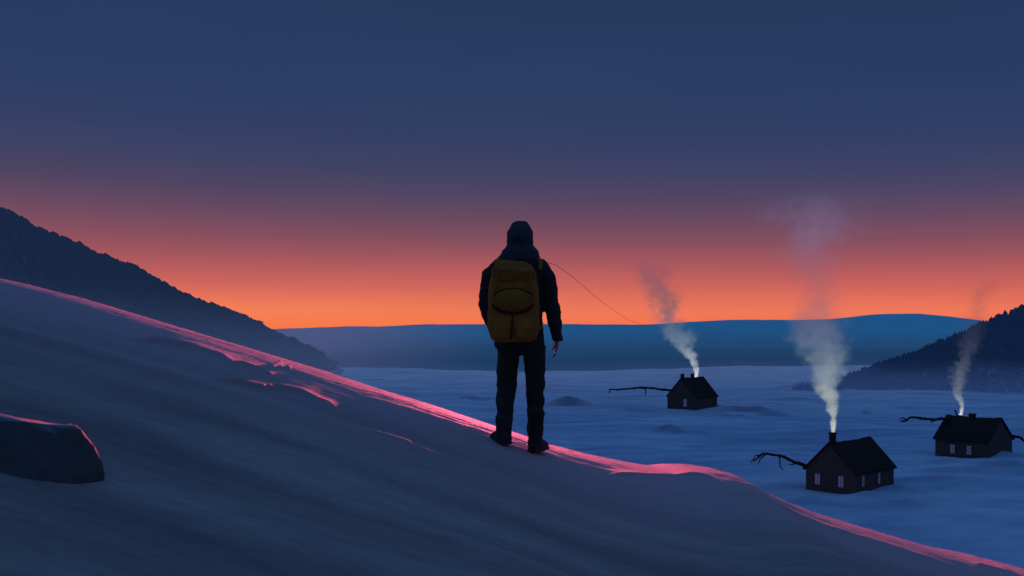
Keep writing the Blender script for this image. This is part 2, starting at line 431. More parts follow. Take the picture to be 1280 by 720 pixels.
# ------------------------------------------------------------------ snowy plain with low drifts
HUTS = dict(
    near=dict(c=(428.5, 619.5), phi=math.radians(42), L=6.7, W=4.6, wh=2.05, rh=4.35),
    right=dict(c=(595, 575), phi=None, L=5.9, W=5.9, wh=2.1, rh=4.45),
    far=dict(c=(230, 512.5), phi=math.radians(45), L=7.0, W=6.5, wh=2.5, rh=6.0))
def plain_pt(px, py):
    d_ = -PLAIN*F/(py-HY); return (px-HX)/F*d_, d_
xa = np.concatenate([-np.geomspace(4000, 90, 60), np.arange(-88, 110, .6), np.geomspace(111, 4000, 70)])
ya = np.concatenate([np.arange(20, 60, 2), np.arange(60, 260, .5), np.geomspace(261, 9000, 190)])
Xp, Yp = np.meshgrid(xa, ya)
fade = sstep(700, 300, Yp)
Zp = PLAIN + fade*(.8*fbm(Xp/26, Yp/34, 21, 4) + .34*fbm(Xp/6, Yp/9, 23, 3))
SHADE_MASK = np.zeros_like(Xp)
mounds = [(710, 507, 4.2, 2.2, .95), (832, 540, 2.2, 1.2, .45), (842, 541, 1.6, 1, .3), (1080, 515, 1.2, 1.0, .35), (930, 512, 6, 3, .55), (965, 517, 4, 2, .4), (905, 519, 4, 2.0, .3),
          (800, 514, 5, 2, .3), (1000, 486, 6, 3, .7), (1018, 487, 6, 3, .9), (1160, 600, 6, 2, .25), (1120, 628, 3, 1.5, .3), (985, 500, 8, 2, .3), (1200, 590, 5, 1.5, .3),
          (1012, 624, 1.6, .8, .22), (1085, 622, 2.2, .8, .25), (1118, 612, 2.0, .8, .3), (1180, 577, 2.5, 1, .22), (1262, 572, 2.5, 1, .3), (845, 514, 2.5, 1, .25), (895, 510, 3, 1, .3), (870, 520, 4, 1, .25), (1240, 585, 4, 1.2, .35), (600, 500, 5, 2, .4), (560, 480, 9, 4, .4), (1050, 560, 4, 2, .3)]
for px, py, a_, b_, h_ in mounds:
    mx_, my_ = plain_pt(px, py)
    tt = Yp-my_+(Xp-mx_)**2/a_**2*.8*b_+.8*fbm(Xp*.3, Yp*.05, 14, 3)
    SHADE_MASK = np.maximum(SHADE_MASK, min(1, h_*1.6)*np.exp(-((Xp-mx_)/a_)**2*1.2)*sstep(.25, -.1, tt)*sstep(-2.2-2*h_, -.4, tt))      # shade below each lip, painted into the snow colour
    Zp = Zp + 2.1*h_*np.exp(-((Xp-mx_)/a_)**2)*np.where(tt < 0, sstep(-1.2, 0, tt), np.exp(-np.clip(tt, 0, 99)/(b_*1.6)))*(1+.5*fbm(Xp*.5, Yp*.5, 4, 2))
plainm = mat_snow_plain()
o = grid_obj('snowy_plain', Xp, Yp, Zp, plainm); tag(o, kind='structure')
ia = o.data.attributes.new('drift_shade', 'FLOAT', 'POINT'); ia.data.foreach_set('value', np.clip(SHADE_MASK, 0, 1).astype(np.float32).ravel())
def plain_z(x, y):
    j = np.searchsorted(xa, x); i = np.searchsorted(ya, y); return float(Zp[i, j])

# ------------------------------------------------------------------ hills
def range_mesh(name, px, prof, mat, rough=.0, rs=30., seed=0):
    """px: list of photo columns; prof(px) -> list of (distance, height) from foot to behind the crest"""
    P = np.array(px, float); rows = []
    D = np.array([[q[0] for q in prof(p)] for p in P]); H = np.array([[q[1] for q in prof(p)] for p in P])
    nseg = 14; ts = np.linspace(0, D.shape[1]-1, (D.shape[1]-1)*nseg+1)
    Dd = np.array([np.interp(ts, np.arange(D.shape[1]), r) for r in D]); Hh = np.array([np.interp(ts, np.arange(D.shape[1]), r) for r in H])
    X = (P[:, None]-HX)/F*Dd; Y = Dd
    Hh = Hh+rough*fbm(X/rs, Y/rs, seed, 5, .6)*np.clip(ts/2, 0, 1)
    o = grid_obj(name, X.T, Y.T, Hh.T, mat); tag(o, kind='structure'); return o, (X, Y, Hh)
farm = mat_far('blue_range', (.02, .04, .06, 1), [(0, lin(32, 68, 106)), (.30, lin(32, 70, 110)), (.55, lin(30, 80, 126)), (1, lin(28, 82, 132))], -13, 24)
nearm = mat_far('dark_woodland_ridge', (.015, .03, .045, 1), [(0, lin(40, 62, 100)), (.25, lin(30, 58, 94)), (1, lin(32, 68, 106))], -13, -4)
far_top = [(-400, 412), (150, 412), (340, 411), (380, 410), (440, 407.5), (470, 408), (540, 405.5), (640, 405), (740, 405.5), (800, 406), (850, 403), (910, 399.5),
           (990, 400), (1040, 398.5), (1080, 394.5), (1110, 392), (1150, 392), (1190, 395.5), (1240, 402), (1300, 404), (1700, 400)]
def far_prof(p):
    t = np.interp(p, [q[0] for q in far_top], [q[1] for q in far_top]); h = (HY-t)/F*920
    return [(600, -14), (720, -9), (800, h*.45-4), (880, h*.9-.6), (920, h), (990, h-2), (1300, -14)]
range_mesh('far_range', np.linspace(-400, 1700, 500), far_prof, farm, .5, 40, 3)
mid_top = [(-400, 433), (300, 430), (420, 434), (520, 430), (640, 431), (800, 430), (900, 432), (1000, 430), (1100, 428), (1300, 424), (1700, 424)]
foot = [(-400, 466), (360, 463), (440, 459), (520, 461), (640, 464), (730, 463.5), (860, 460), (930, 457.5), (1010, 457), (1100, 456), (1700, 456)]
def mid_prof(p):
    t = np.interp(p, [q[0] for q in mid_top], [q[1] for q in mid_top]); f_ = np.interp(p, [q[0] for q in foot], [q[1] for q in foot])
    d0 = -PLAIN*F/(f_-HY); d1 = d0+330; h = (HY-t)/F*d1
    return [(d0-4, -14), (d0, -12.8), (d0+60, -11), (d0+170, (h-11)/2), (d1, h), (d1+60, h-1), (d1+300, -14)]
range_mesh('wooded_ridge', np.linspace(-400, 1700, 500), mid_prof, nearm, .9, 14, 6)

# left wooded hill
l_top = [(-260, 165), (-120, 222), (0, 274), (60, 302), (130, 330), (165, 342), (200, 360), (240, 379), (280, 395), (320, 411), (370, 435), (410, 452), (440, 461), (500, 469), (540, 474)]
def l_d(p): return float(np.interp(p, [-260, 0, 200, 440, 540], [250, 300, 400, 500, 520]))
def l_prof(p):
    t = np.interp(p, [q[0] for q in l_top], [q[1] for q in l_top]); d1 = l_d(p); h = max((HY-t)/F*d1, -13.6)
    return [(d1*.5, -14), (d1*.62, -13.5+(h+13.5)*.12), (d1*.8, -13.5+(h+13.5)*.5), (d1*.93, -13.5+(h+13.5)*.86), (d1, h), (d1*1.08, h-2), (d1*1.5, -14)]
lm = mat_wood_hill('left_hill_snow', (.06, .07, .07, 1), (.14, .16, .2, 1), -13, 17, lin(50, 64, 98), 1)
_, LH = range_mesh('wooded_hill', np.linspace(-260, 540, 240), l_prof, lm, .8, 20, 8)
# right wooded hill
r_top = [(985, 489), (1010, 486), (1035, 482), (1060, 473), (1080, 465), (1110, 456), (1140, 447), (1170, 433), (1200, 420), (1230, 406), (1260, 393), (1280, 385), (1400, 340), (1600, 280)]
def r_d(p): return float(np.interp(p, [985, 1280, 1600], [262, 345, 330]))
def r_foot(p): return float(np.interp(p, [985, 1050, 1150, 1280, 1600], [488, 488, 489, 491, 500]))
def r_prof(p):
    t = np.interp(p, [q[0] for q in r_top], [q[1] for q in r_top]); d1 = r_d(p); d0 = min(-PLAIN*F/(r_foot(p)-HY), d1-4); h = (HY-t)/F*d1
    return [(d0-3, -14), (d0, -12.9), (d0+(d1-d0)*.3, -12.8+(h+12.8)*.22), (d0+(d1-d0)*.7, -12.8+(h+12.8)*.72), (d1, h), (d1*1.06, h-1), (d1*1.5, -14)]
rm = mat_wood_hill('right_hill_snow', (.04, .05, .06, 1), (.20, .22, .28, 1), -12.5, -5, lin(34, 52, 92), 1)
_, RH = range_mesh('wooded_hill', np.linspace(985, 1600, 200), r_prof, rm, .5, 14, 9)

def wood(name, surf, n, hmin, hmax, mat, label, seed, zmin=-13.2, dens=None, t0=0, t1=1.0, fat=1.2):
    rs = np.random.RandomState(seed); X, Y, H = surf; V = []; Fc = []; base = 0
    cols, rws = X.shape
    for _ in range(n):
        i = rs.rand()*(cols-1.01); jt = (t0+(t1-t0)*rs.rand()**.8)*(4/6.)*(rws-1); a, b = int(i), int(jt)
        fa, fb = i-a, jt-b
        bil = lambda M_: (M_[a, b]*(1-fa)+M_[a+1, b]*fa)*(1-fb)+(M_[a, b+1]*(1-fa)+M_[a+1, b+1]*fa)*fb
        x, y, z = bil(X), bil(Y), bil(H)
        if z < zmin: continue
        if dens is not None and rs.rand() > dens(x, y, z): continue
        h = (hmin+(hmax-hmin)*rs.rand()**2)*float(np.clip((z+13.2)/5, .35 if fat > 1.5 else .8, 1)); r = h*(.2+.16*rs.rand())*fat; k = 6
        x += rs.randn()*.4; k = 7
        prof_ = ((.05, .75), (.38, 1.0), (.72, .68)) if fat > 1.5 else ((.05, .9), (.35, .8), (.68, .48))
        off = rs.rand()*6.28; rings = []
        for zz, rr in prof_:
            for q in range(k):
                an = off+q*2*math.pi/k; rad = r*rr*(.7+.6*rs.rand())
                V.append((x+rad*math.cos(an), y+rad*math.sin(an), z+h*(zz+.13*(rs.rand()-.5))))
        V.append((x+.1*r*rs.randn(), y, z+h*(.92+.12*rs.rand())))
        for t in range(2):
            for q in range(k):
                a_ = base+t*k+q; b_ = base+t*k+(q+1) % k
                Fc.append((a_, b_, b_+k)); Fc.append((a_, b_+k, a_+k))
        for q in range(k): Fc.append((base+2*k+q, base+2*k+(q+1) % k, base+3*k))
        base += 3*k+1
    o = fast_mesh(name, np.array(V), np.array(Fc), mat, smooth=True)
    tag(o, label, 'woods', kind='stuff'); return o
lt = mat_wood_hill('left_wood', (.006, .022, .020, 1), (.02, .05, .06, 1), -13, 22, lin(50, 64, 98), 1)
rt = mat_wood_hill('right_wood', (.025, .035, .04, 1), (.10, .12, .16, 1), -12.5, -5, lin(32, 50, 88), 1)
wood('woods', LH, 16000, 1.4, 4.4, lt, 'hazy bare winter woods covering the long hillside on the left', 5, t0=.25, t1=1.05, zmin=-12.2, fat=1.9)
wood('woods', RH, 15000, .7, 2.3, rt, 'dark conifer woods covering the steep hill on the right', 6, zmin=-12.9, t0=.1, t1=1.05)

# ------------------------------------------------------------------ huts
wallm = mat_planks('dark_timber', (.072, .054, .048, 1), (.15, .115, .095, 1))
roofm = mat_planks('tarred_roof', (.014, .013, .012, 1), (.040, .036, .032, 1), True, .8)
brick = mat_simple('sooty_brick', (.035, .03, .03, 1), .9, .05)
framem = mat_simple('weathered_frame', (.09, .08, .08, 1), .8, .1)
panem = mat_simple('curtained_pane', (.55, .50, .55, 1), .4, .4, lin(150, 140, 150), .035, 3)
branchm = mat_simple('bare_bark', (.03, .028, .03, 1), .9, .05)
def hut(key, label, wins_gable, wins_long, mirror=False, chim=None):
    """local frame: corner at origin, long wall along +x (y = 0), gable wall along the y axis (x = 0)"""
    h = HUTS[key]; px = h['c'][0]+HX; py = h['c'][1]
    x, y = plain_pt(px, py)
    root = empty('hut', (x, y, PLAIN), h['phi'] if not mirror else 0)
    tag(root, label, 'hut', 'huts on the snowy plain'); root.location.z -= .12
    if mirror: a = math.radians(50); ex = Vector((-math.cos(a), math.sin(a), 0)); ey = Vector((math.sin(a), math.cos(a), 0))
    else: ex = Vector((1, 0, 0)); ey = Vector((0, 1, 0))
    L, W, wh, rh = h['L'], h['W'], h['wh'], h['rh']
    P = lambda a_, b_, z_: ex*a_+ey*b_+Vector((0, 0, z_))
    def fl(f): return f if not mirror else tuple(reversed(f))
    # walls with both gables, footed below the snow
    v = [P(0, 0, -.6), P(L, 0, -.6), P(L, W, -.6), P(0, W, -.6), P(0, 0, wh), P(L, 0, wh), P(L, W, wh), P(0, W, wh), P(0, W/2, rh-.08), P(L, W/2, rh-.08)]
    f = [(0, 1, 5, 4), (2, 3, 7, 6), (1, 2, 6, 9, 5), (3, 0, 4, 8, 7), (4, 5, 9, 8), (6, 7, 8, 9), (0, 3, 2, 1)]
    m = MB(); m.add(v, [fl(q) for q in f]); m.build('wall', wallm, root, False)
    # roof: one slab folded over the ridge, slightly sagging
    s = (rh-wh)/(W/2); ov = .2; th = .12; nseg = 14; m = MB(); rnd = random.Random(len(key))
    top = []; bot = []
    for i in range(nseg+1):
        a_ = -ov+(L+2*ov)*i/nseg; sag = -.13*math.sin(math.pi*i/nseg)+rnd.uniform(-.045, .045)
        top.append([P(a_, -ov+rnd.uniform(-.06, .06), wh-s*ov+th+rnd.uniform(-.04, .04)), P(a_, W/2, rh+th+sag), P(a_, W+ov, wh-s*ov+th)])
        bot.append([P(a_, -ov, wh-s*ov-.02), P(a_, W/2, rh-.02+sag), P(a_, W+ov, wh-s*ov-.02)])
    vs = []
    for i in range(nseg+1): vs += top[i]+bot[i]
    fs = []
    for i in range(nseg):
        a_ = i*6; b_ = a_+6
        fs += [(a_, b_, b_+1, a_+1), (a_+1, b_+1, b_+2, a_+2), (a_+3, a_+4, b_+4, b_+3), (a_+4, a_+5, b_+5, b_+4), (a_, a_+3, b_+3, b_), (a_+2, b_+2, b_+5, a_+5)]
    e = nseg*6
    fs += [(0, 1, 4, 3), (1, 2, 5, 4), (e, e+3, e+4, e+1), (e+1, e+4, e+5, e+2)]
    m.add(vs, [fl(q) for q in fs]); roof = m.build('roof', roofm, root, False)
    # windows
    def window(on_long, t, z, w_, h_):
        if on_long: c = P(t, 0, z); n = -ey; u = ex
        else: c = P(0, t, z); n = -ex; u = ey
        up = Vector((0, 0, 1)); M = Matrix((u, n, up)).transposed()
        m = MB(); b = .07
        for sx_ in (-1, 1): m.box(c+n*.03+u*sx_*(w_/2+b/2), (b/2, .05, h_/2+b), M)
        for sz in (-1, 1): m.box(c+n*.03+up*sz*(h_/2+b/2), (w_/2, .047, b/2), M)
        m.box(c+n*.04, (.012, .02, h_/2), M)
        fr = m.build('window', framem, root, False)
        q = MB(); q.box(c+n*.012, (w_/2, .012, h_/2), M); q.build('pane', panem, fr, False)
    for wd in wins_gable: window(False, *wd)
    for wd in wins_long: window(True, *wd)
    def add_chimney(a_, b_, zt, r, lean=None):
        m = MB(); n = 5
        zb = rh-.8
        if lean:
            p0 = P(a_, b_, rh-.1); p1 = p0+Vector(lean); m.chain([p0, p1], [r, r], 10)
        else:
            M = Matrix((ex, ey, Vector((0, 0, 1)))).transposed()
            m.box(P(a_, b_, (zb+zt)/2), (r, r, (zt-zb)/2), M); m.box(P(a_, b_, zt-.06), (r*1.22, r*1.22, .07), M)
        m.build('chimney', brick, roof, bool(lean))
    for c in (chim or []): add_chimney(*c)
    return root, P
H1, P1 = hut('near', 'nearest and largest looking dark timber hut with four pale windows and a brick chimney', [(1.25, 1.15, .5, .95), (3.45, 1.15, .5, .95)], [(1.3, 1.2, .48, .95), (4.0, 1.2, .48, .95)], chim=[(.45, 2.3, 5.2, .21)])
HUTS['right']['phi'] = 0
H2, P2 = hut('right', 'dark hut near the right edge with two windows and a tilted flue pipe', [], [(2.05, 1.0, .5, 1.0), (3.9, 1.0, .5, 1.0)], True, chim=[(4.7, 2.95, 5, .1, (-.35, 0, .75)), (3.1, 2.95, 4.83, .28)])
H3, P3 = hut('far', 'farthest dark hut with one pale window in its gable and two stubby chimneys', [(2.4, 1.35, .75, 1.5)], [], chim=[(.3, 3.25, 6.75, .25), (3.6, 3.25, 6.7, .25)])

def branch(label, base, pts, d, r0, r1, twigs=(), seed=1):
    """bare crooked limb sticking out; pts are photo pixels at distance d"""
    rnd = random.Random(seed); W = [at(*p, d) for p in pts]; o = Vector(W[0])
    def fine(Q, k=4):
        out = []
        for i in range(len(Q)-1):
            for j in range(k): out.append(Q[i].lerp(Q[i+1], j/k)+(Vector((rnd.uniform(-1, 1), rnd.uniform(-1, 1), rnd.uniform(-1, 1)))*.035 if i+j else Vector()))
        return out+[Q[-1]]
    W2 = fine([w_-o for w_ in W]); n = len(W2)
    m = MB(); m.chain(W2, [(r0+(r1-r0)*i/(n-1))*rnd.uniform(.8, 1.25) for i in range(n)], 8, Vector((0, 1, 0)))
    for tw in twigs:
        Q = fine([at(*p, d)-o for p in tw], 3); k = len(Q)
        m.chain(Q, [r1*(1.1-.6*i/(k-1)) for i in range(k)], 6, Vector((0, 1, 0)))
    b = m.build('branch', branchm); b.location = o
    tag(b, label, 'branch', 'bare crooked branches sticking out beside the huts'); return b
branch('crooked bare branch with hanging twigs left of the nearest hut', None, [(1012, 585), (1004, 581), (992, 577), (980, 571), (968, 569), (958, 567.5), (953, 567.5), (948, 572), (942, 576)], 87.5, .17, .07,
       [[(974, 570), (975, 577), (975, 583), (979, 588)], [(952, 568), (944, 570), (938, 579)], [(956, 568), (950, 574), (948, 580)], [(996, 578), (991, 581), (986, 580)]], 2)
branch('straight bare branch with a hooked tip left of the right hand hut', None, [(1186, 525), (1178, 523), (1168, 525), (1156, 523.5), (1146, 522), (1137, 522), (1132, 526), (1126, 527)], 113, .2, .09,
       [[(1133, 525), (1129, 522), (1125, 524)], [(1167, 525), (1163, 528)]], 3)
branch('short bare branch right of the right hand hut at the picture edge', None, [(1262, 545), (1269, 545.5), (1275, 547), (1281, 552), (1288, 556)], 113, .2, .1, [], 4)
branch('long thin level branch with two hanging stubs left of the farthest hut', None, [(838, 488), (828, 487), (815, 485), (800, 484.5), (785, 486), (772, 487), (762, 486.5)], 191, .22, .14,
       [[(806, 486), (807, 489), (807, 494)], [(762, 486.5), (762, 489), (762, 492)]], 5)

# ------------------------------------------------------------------ chimney smoke (volumes drifting up from each flue)
def smoke(name, label, d, path, dens, bright, seed):
    """path: (px, py, half width px); a tapering hull holds the volume"""
    p0 = at(path[0][0], path[0][1], d); s_ = d/F
    zs = [(path[0][1]-p[1])*s_ for p in path]; H = zs[-1]
    xs2 = [(p[0]-path[0][0])*s_ for p in path]; rs = [p[2]*s_ for p in path]
    m = MB(); k = 28; pts = []; rad = []
    for i in range(k):
        z = H*i/(k-1); pts.append((np.interp(z, zs, xs2), 0, z)); rad.append(np.interp(z, zs, rs)*(1.3+.6*min(1, z/H*4)))
    m.chain(pts, rad, 20)
    q = NT(name+'_volume'); q.n.remove(q.b)
    tc_ = q.new('ShaderNodeTexCoord').outputs['Object']; sep = q.new('ShaderNodeSeparateXYZ'); q.L(tc_, sep.inputs[0])
    zn = q.math('DIVIDE', sep.outputs[2], H, clamp=True)
    def curve(vals, scale, off):
        n = q.new('ShaderNodeFloatCurve'); c = n.mapping.curves[0]
        ps = [(z/H, (v-off)/scale) for z, v in zip(zs, vals)]
        c.points[0].location = ps[0]; c.points[1].location = ps[-1]
        for a in ps[1:-1]: c.points.new(*a)
        for pt in c.points: pt.handle_type = 'AUTO_CLAMPED'
        n.mapping.update(); q.L(zn, n.inputs['Value'])
        return q.math('MULTIPLY_ADD', n.outputs[0], scale, off)
    mx_ = max(abs(v) for v in xs2)+.01; lo = -mx_
    cxn = curve(xs2, 2*mx_, lo); rn = curve(rs, max(rs)*1.05, 0)
    # distortion of the plume grows with its width
    nz = q.noise(tc_, .55*3.0/max(rs), 5, .6); nz.inputs['Scale'].default_value = .85/max(.5, max(rs))
    nz2 = q.noise(tc_, 1.0, 2.5, .5); nz2.inputs['Scale'].default_value = 4.0/max(.5, max(rs))
    dx = q.math('SUBTRACT', sep.outputs[0], cxn)
    dx = q.math('MULTIPLY_ADD', q.math('SUBTRACT', nz.outputs[0], .5), q.math('MULTIPLY', rn, 3.0), dx)
    rr = q.math('SQRT', q.math('ADD', q.math('POWER', q.math('ABSOLUTE', dx), 2.0), q.math('POWER', q.math('ABSOLUTE', sep.outputs[1]), 2.0)))
    tq = q.math('DIVIDE', rr, rn)
    e = q.math('SUBTRACT', 1.0, tq); e = q.math('MULTIPLY_ADD', q.math('SUBTRACT', nz2.outputs[0], .5), 1.9, e)
    mr = q.new('ShaderNodeMapRange'); mr.interpolation_type = 'SMOOTHSTEP'; mr.inputs[1].default_value = 0.0; mr.inputs[2].default_value = 1.0; q.L(e, mr.inputs[0])
    inside = q.math('LESS_THAN', tq, 1.2)
    df = curve(dens, max(dens), 0)
    fl_ = q.math('DIVIDE', q.math('MULTIPLY', q.math('MULTIPLY', mr.outputs[0], inside), df), rn)
    cr = q.ramp(zn, bright)
    ab = q.new('ShaderNodeVolumeAbsorption'); ab.inputs['Color'].default_value = (0, 0, 0, 1); q.L(fl_, ab.inputs['Density'])
    em = q.new('ShaderNodeEmission'); q.L(cr.outputs[0], em.inputs['Color']); q.L(fl_, em.inputs['Strength'])  # smoke glows by itself, in place of light scattered in it
    add = q.new('ShaderNodeAddShader'); q.L(ab.outputs[0], add.inputs[0]); q.L(em.outputs[0], add.inputs[1])
    q.L(add.outputs[0], q.out.inputs['Volume'])
    o = m.build('smoke', q.m); o.location = p0
    tag(o, label, 'smoke', 'smoke rising from the hut chimneys'); return o
smoke('near_smoke', 'tallest and brightest smoke column rising from the nearest hut', 86.3,
      [(1041, 543, 2.6), (1041, 525, 5), (1039, 505, 9), (1034, 485, 16), (1031, 462, 23), (1028, 440, 31), (1024, 415, 38), (1021, 385, 38), (1019, 350, 38), (1018, 315, 46), (1018, 285, 56), (1018, 262, 54), (1018, 238, 42)],
      [4.5, 4.0, 3.2, 2.6, 2.2, 1.6, 1.0, .55, .48, .7, .95, .7, 0],
      [(0, lin(222, 222, 200)), (.08, lin(190, 197, 186)), (.2, lin(142, 155, 162)), (.35, lin(104, 122, 146)), (.46, lin(110, 104, 128)), (.6, lin(150, 96, 112)), (.8, lin(128, 104, 136)), (1, lin(96, 88, 130))], 1)
smoke('far_smoke', 'grey smoke leaning left from the farthest hut against the red sky', 191,
      [(870, 469, 3.2), (869, 458, 5), (864, 447, 8), (856, 436, 13), (849, 424, 18), (842, 412, 20), (836, 395, 21), (829, 375, 23), (822, 355, 28), (814, 338, 30), (806, 320, 24)],
      [4.5, 3.6, 2.8, 2.4, 2.0, 1.7, 1.4, 1.2, 1.0, .55, 0],
      [(0, lin(220, 220, 225)), (.1, lin(165, 176, 186)), (.25, lin(112, 130, 152)), (.4, lin(92, 108, 132)), (.6, lin(108, 92, 106)), (1, lin(112, 76, 100))], 2)
smoke('right_smoke', 'thin wavering smoke above the hut near the right edge', 112,
      [(1201, 517, 2.6), (1202, 508, 3), (1199, 498, 5), (1196, 486, 8), (1198, 472, 11), (1204, 456, 13), (1210, 440, 14), (1214, 424, 16), (1216, 405, 17), (1222, 385, 20), (1232, 362, 22), (1240, 345, 16)],
      [4.5, 3.2, 2.0, 1.3, 1.1, 1.0, .8, .5, .35, .25, .2, 0],
      [(0, lin(225, 225, 235)), (.06, lin(170, 178, 180)), (.15, lin(115, 124, 138)), (.4, lin(72, 80, 102)), (.6, lin(64, 66, 90)), (1, lin(90, 58, 80))], 3)

# ------------------------------------------------------------------ boulder by the left edge
rq = NT('dark_rock'); geo = rq.new('ShaderNodeNewGeometry'); tcc = rq.new('ShaderNodeTexCoord').outputs['Object']
nz = rq.noise(tcc, 6, 6, .6); rc = rq.ramp(nz.outputs[0], [(.3, (.045, .05, .055, 1)), (.7, (.085, .09, .10, 1))])
sp = rq.new('ShaderNodeSeparateXYZ'); rq.L(geo.outputs['Normal'], sp.inputs[0])
ms = rq.new('ShaderNodeMapRange'); ms.inputs[1].default_value = .72; ms.inputs[2].default_value = .95
rq.L(rq.math('MULTIPLY_ADD', rq.math('SUBTRACT', nz.outputs[0], .5), .3, sp.outputs[2]), ms.inputs[0])
rq.L(rq.mix(ms.outputs[0], rc.outputs[0], (.12, .19, .24, 1)), rq.b.inputs['Base Color']); rq.b.inputs['Roughness'].default_value = .85
rq.bump(nz.outputs[0], .5, .02)
bx, by = ground_at(38, 578)
bz = float(ground_h(bx, by))
bm = bmesh.new(); rnd = random.Random(4)
pts = [(-.62, -.05, -.25), (-.6, .25, -.25), (.1, -.28, -.25), (.19, .1, -.25), (.2, .3, -.25), (-.62, .0, .14), (-.4, -.10, .155), (-.22, -.13, .15), (-.05, -.12, .165),
       (.07, -.03, .17), (.10, .05, .16), (.15, .02, .115), (.20, .08, .05), (.17, -.06, .03), (.08, -.2, .0), (-.1, -.24, .02), (-.4, -.22, .0), (-.5, .25, .13), (.0, .25, .14), (-.2, .3, .1)]
for p in pts: bm.verts.new(p)
bmesh.ops.convex_hull(bm, input=bm.verts)
bmesh.ops.subdivide_edges(bm, edges=bm.edges, cuts=5, use_grid_fill=True)
for _ in range(4): bmesh.ops.smooth_vert(bm, verts=bm.verts, factor=.5, use_axis_x=True, use_axis_y=True, use_axis_z=True)
me = bpy.data.meshes.new('boulder')
for v in bm.verts:
    v.co += Vector((0, 0, 1))*float(.02*fbm(v.co.x*7, v.co.y*7+v.co.z*5, 2, 4))+Vector((1, .4, 0))*float(.012*fbm(v.co.z*9, v.co.y*9, 6, 3))
bm.to_mesh(me); bm.free(); me.materials.append(rq.m)
bo = link(bpy.data.objects.new('boulder', me)); bo.location = (bx, by, bz-.07); bo.scale = (1.3, 1.1, 1.45); bo.rotation_euler = (0, math.radians(7), 0)
bv = bo.modifiers.new('Bevel', 'BEVEL'); bv.width = .01; bv.segments = 2
tag(bo, 'dark snow dusted boulder at the left edge of the slope', 'rock')

# ------------------------------------------------------------------ the hiker
S = 7.9/F                                     # metres per photo pixel at the hiker
OX, OY = (650-HX)/F*8.1, 8.1
gL = float(ground_h(OX-.135, OY-.02)); gR = float(ground_h(OX+.125, OY+.16))
OZ = (HY-558)*S
root = empty('person', (OX, OY, OZ))
tag(root, 'person in dark hooded jacket and trousers standing on the snow crest with back turned', 'person')
def Q(px, py, y=0): return Vector(((px-650)*S, y, (558-py)*S))
zL = gL-OZ+.012; zR = gR-OZ+.012                # sole level in local z (feet sunk slightly)
skin = mat_simple('skin', (.40, .22, .15, 1), .7, .2, None, 0, 20)
cloth = mat_cloth('dark_jacket', (.030, .032, .032, 1), (.048, .050, .048, 1))
hoodm = mat_cloth('navy_hood', (.045, .050, .060, 1), (.065, .072, .082, 1))
trou = mat_cloth('dark_trousers', (.032, .032, .028, 1), (.05, .048, .038, 1))
bootm = mat_cloth('boot_leather', (.035, .028, .035, 1), (.06, .045, .055, 1), 14, .7)

# body: one continuous figure under the clothes
m = MB()
m.ball(Q(650, 292, -.0), (.075, .095, .115)); m.ball(Q(650, 299, .05), (.055, .055, .075))
m.ball(Q(650, 296, .115), (.014, .02, .022)); m.ball(Q(650, 303, .10), (.022, .012, .008))         # nose, mouth
for s_ in (-1, 1):
    m.ball(Q(650, 290, .082)+Vector((.03*s_, 0, 0)), (.016, .014, .011)); m.ball(Q(650, 294, -.005)+Vector((.078*s_, 0, 0)), (.012, .02, .03))
m.chain([Q(650, 300), Q(650, 325)], [.06, .062])
m.chain([Q(649, 326), Q(649, 345), Q(648, 380), Q(649, 410), Q(650, 432)], [(.13, .07), (.17, .10), (.155, .10), (.14, .09), (.15, .10)])
m.chain([Q(622, 335), Q(610, 370, .02), Q(612, 402, .10), Q(632, 408, .19)], [.055, .045, .038, .03])
m.chain([Q(679, 335), Q(690, 370, .01), Q(696, 400, .02), Q(697.5, 424, .03)], [.055, .045, .038, .028])
for s_, xh, xk, xf, zf in ((-1, 635, 631, 631, zL), (1, 666, 668, 669.5, zR)):
    yb = .16 if s_ > 0 else 0
    m.chain([Q(xh, 430), Q(xk, 488, .02+yb*.4), Q(xf, 540, -.01+yb)], [.085, .06, .045])
    a_ = Q(xf, 0); m.chain([Vector((a_.x, yb-.05, zf+.06)), Vector((a_.x+.02*s_, yb+.05, zf+.05)), Vector((a_.x+.04*s_, yb+.15, zf+.035))], [.035, .038, .03])
# right hand, hanging, slightly curled, five fingers
hx, hz = Q(697.5, 0).x, Q(0, 426).z; hy = .03
m.chain([(hx, hy, hz+.02), (hx-.002, hy+.004, hz-.03), (hx-.004, hy+.006, hz-.062)], [(.017, .026), (.018, .040), (.015, .040)], 12)
for j, (dy, ln) in enumerate(((-.030, .052), (-.0105, .064), (.0095, .068), (.029, .060))):
    p = Vector((hx-.004, hy+.006+dy, hz-.062)); q1 = p+Vector((-.004, dy*.06, -.026)); q2 = q1+Vector((-.010, dy*.05, -ln*.42)); q3 = q2+Vector((-.012, 0, -ln*.28))
    m.chain([p+Vector((0, 0, .015)), p, q1, q2, q3], [.0085, .0088, .0084, .0078, .0068], 8)
p = Vector((hx-.006, hy+.035, hz-.02)); m.chain([p, p+Vector((-.012, .022, -.022)), p+Vector((-.020, .028, -.048)), p+Vector((-.024, .026, -.064))], [.012, .011, .0098, .008], 8)
# left hand folded forward on the strap
hl = Q(634, 408, .2); m.chain([hl, hl+Vector((.05, .01, .02))], [(.03, .03), (.036, .02)], 12)
for j in range(4):
    p = hl+Vector((.055, .012, .045-.019*j)); m.chain([p, p+Vector((.03, .006, .0)), p+Vector((.05, -.012, -.003)), p+Vector((.052, -.034, -.004))], [.0088, .0085, .008, .007], 8)
p = hl+Vector((.015, -.01, .04)); m.chain([p, p+Vector((.02, -.01, .025)), p+Vector((.04, -.012, .036))], [.012, .0105, .009], 8)
skinned(m.build('body', skin, root), .0065, 3)

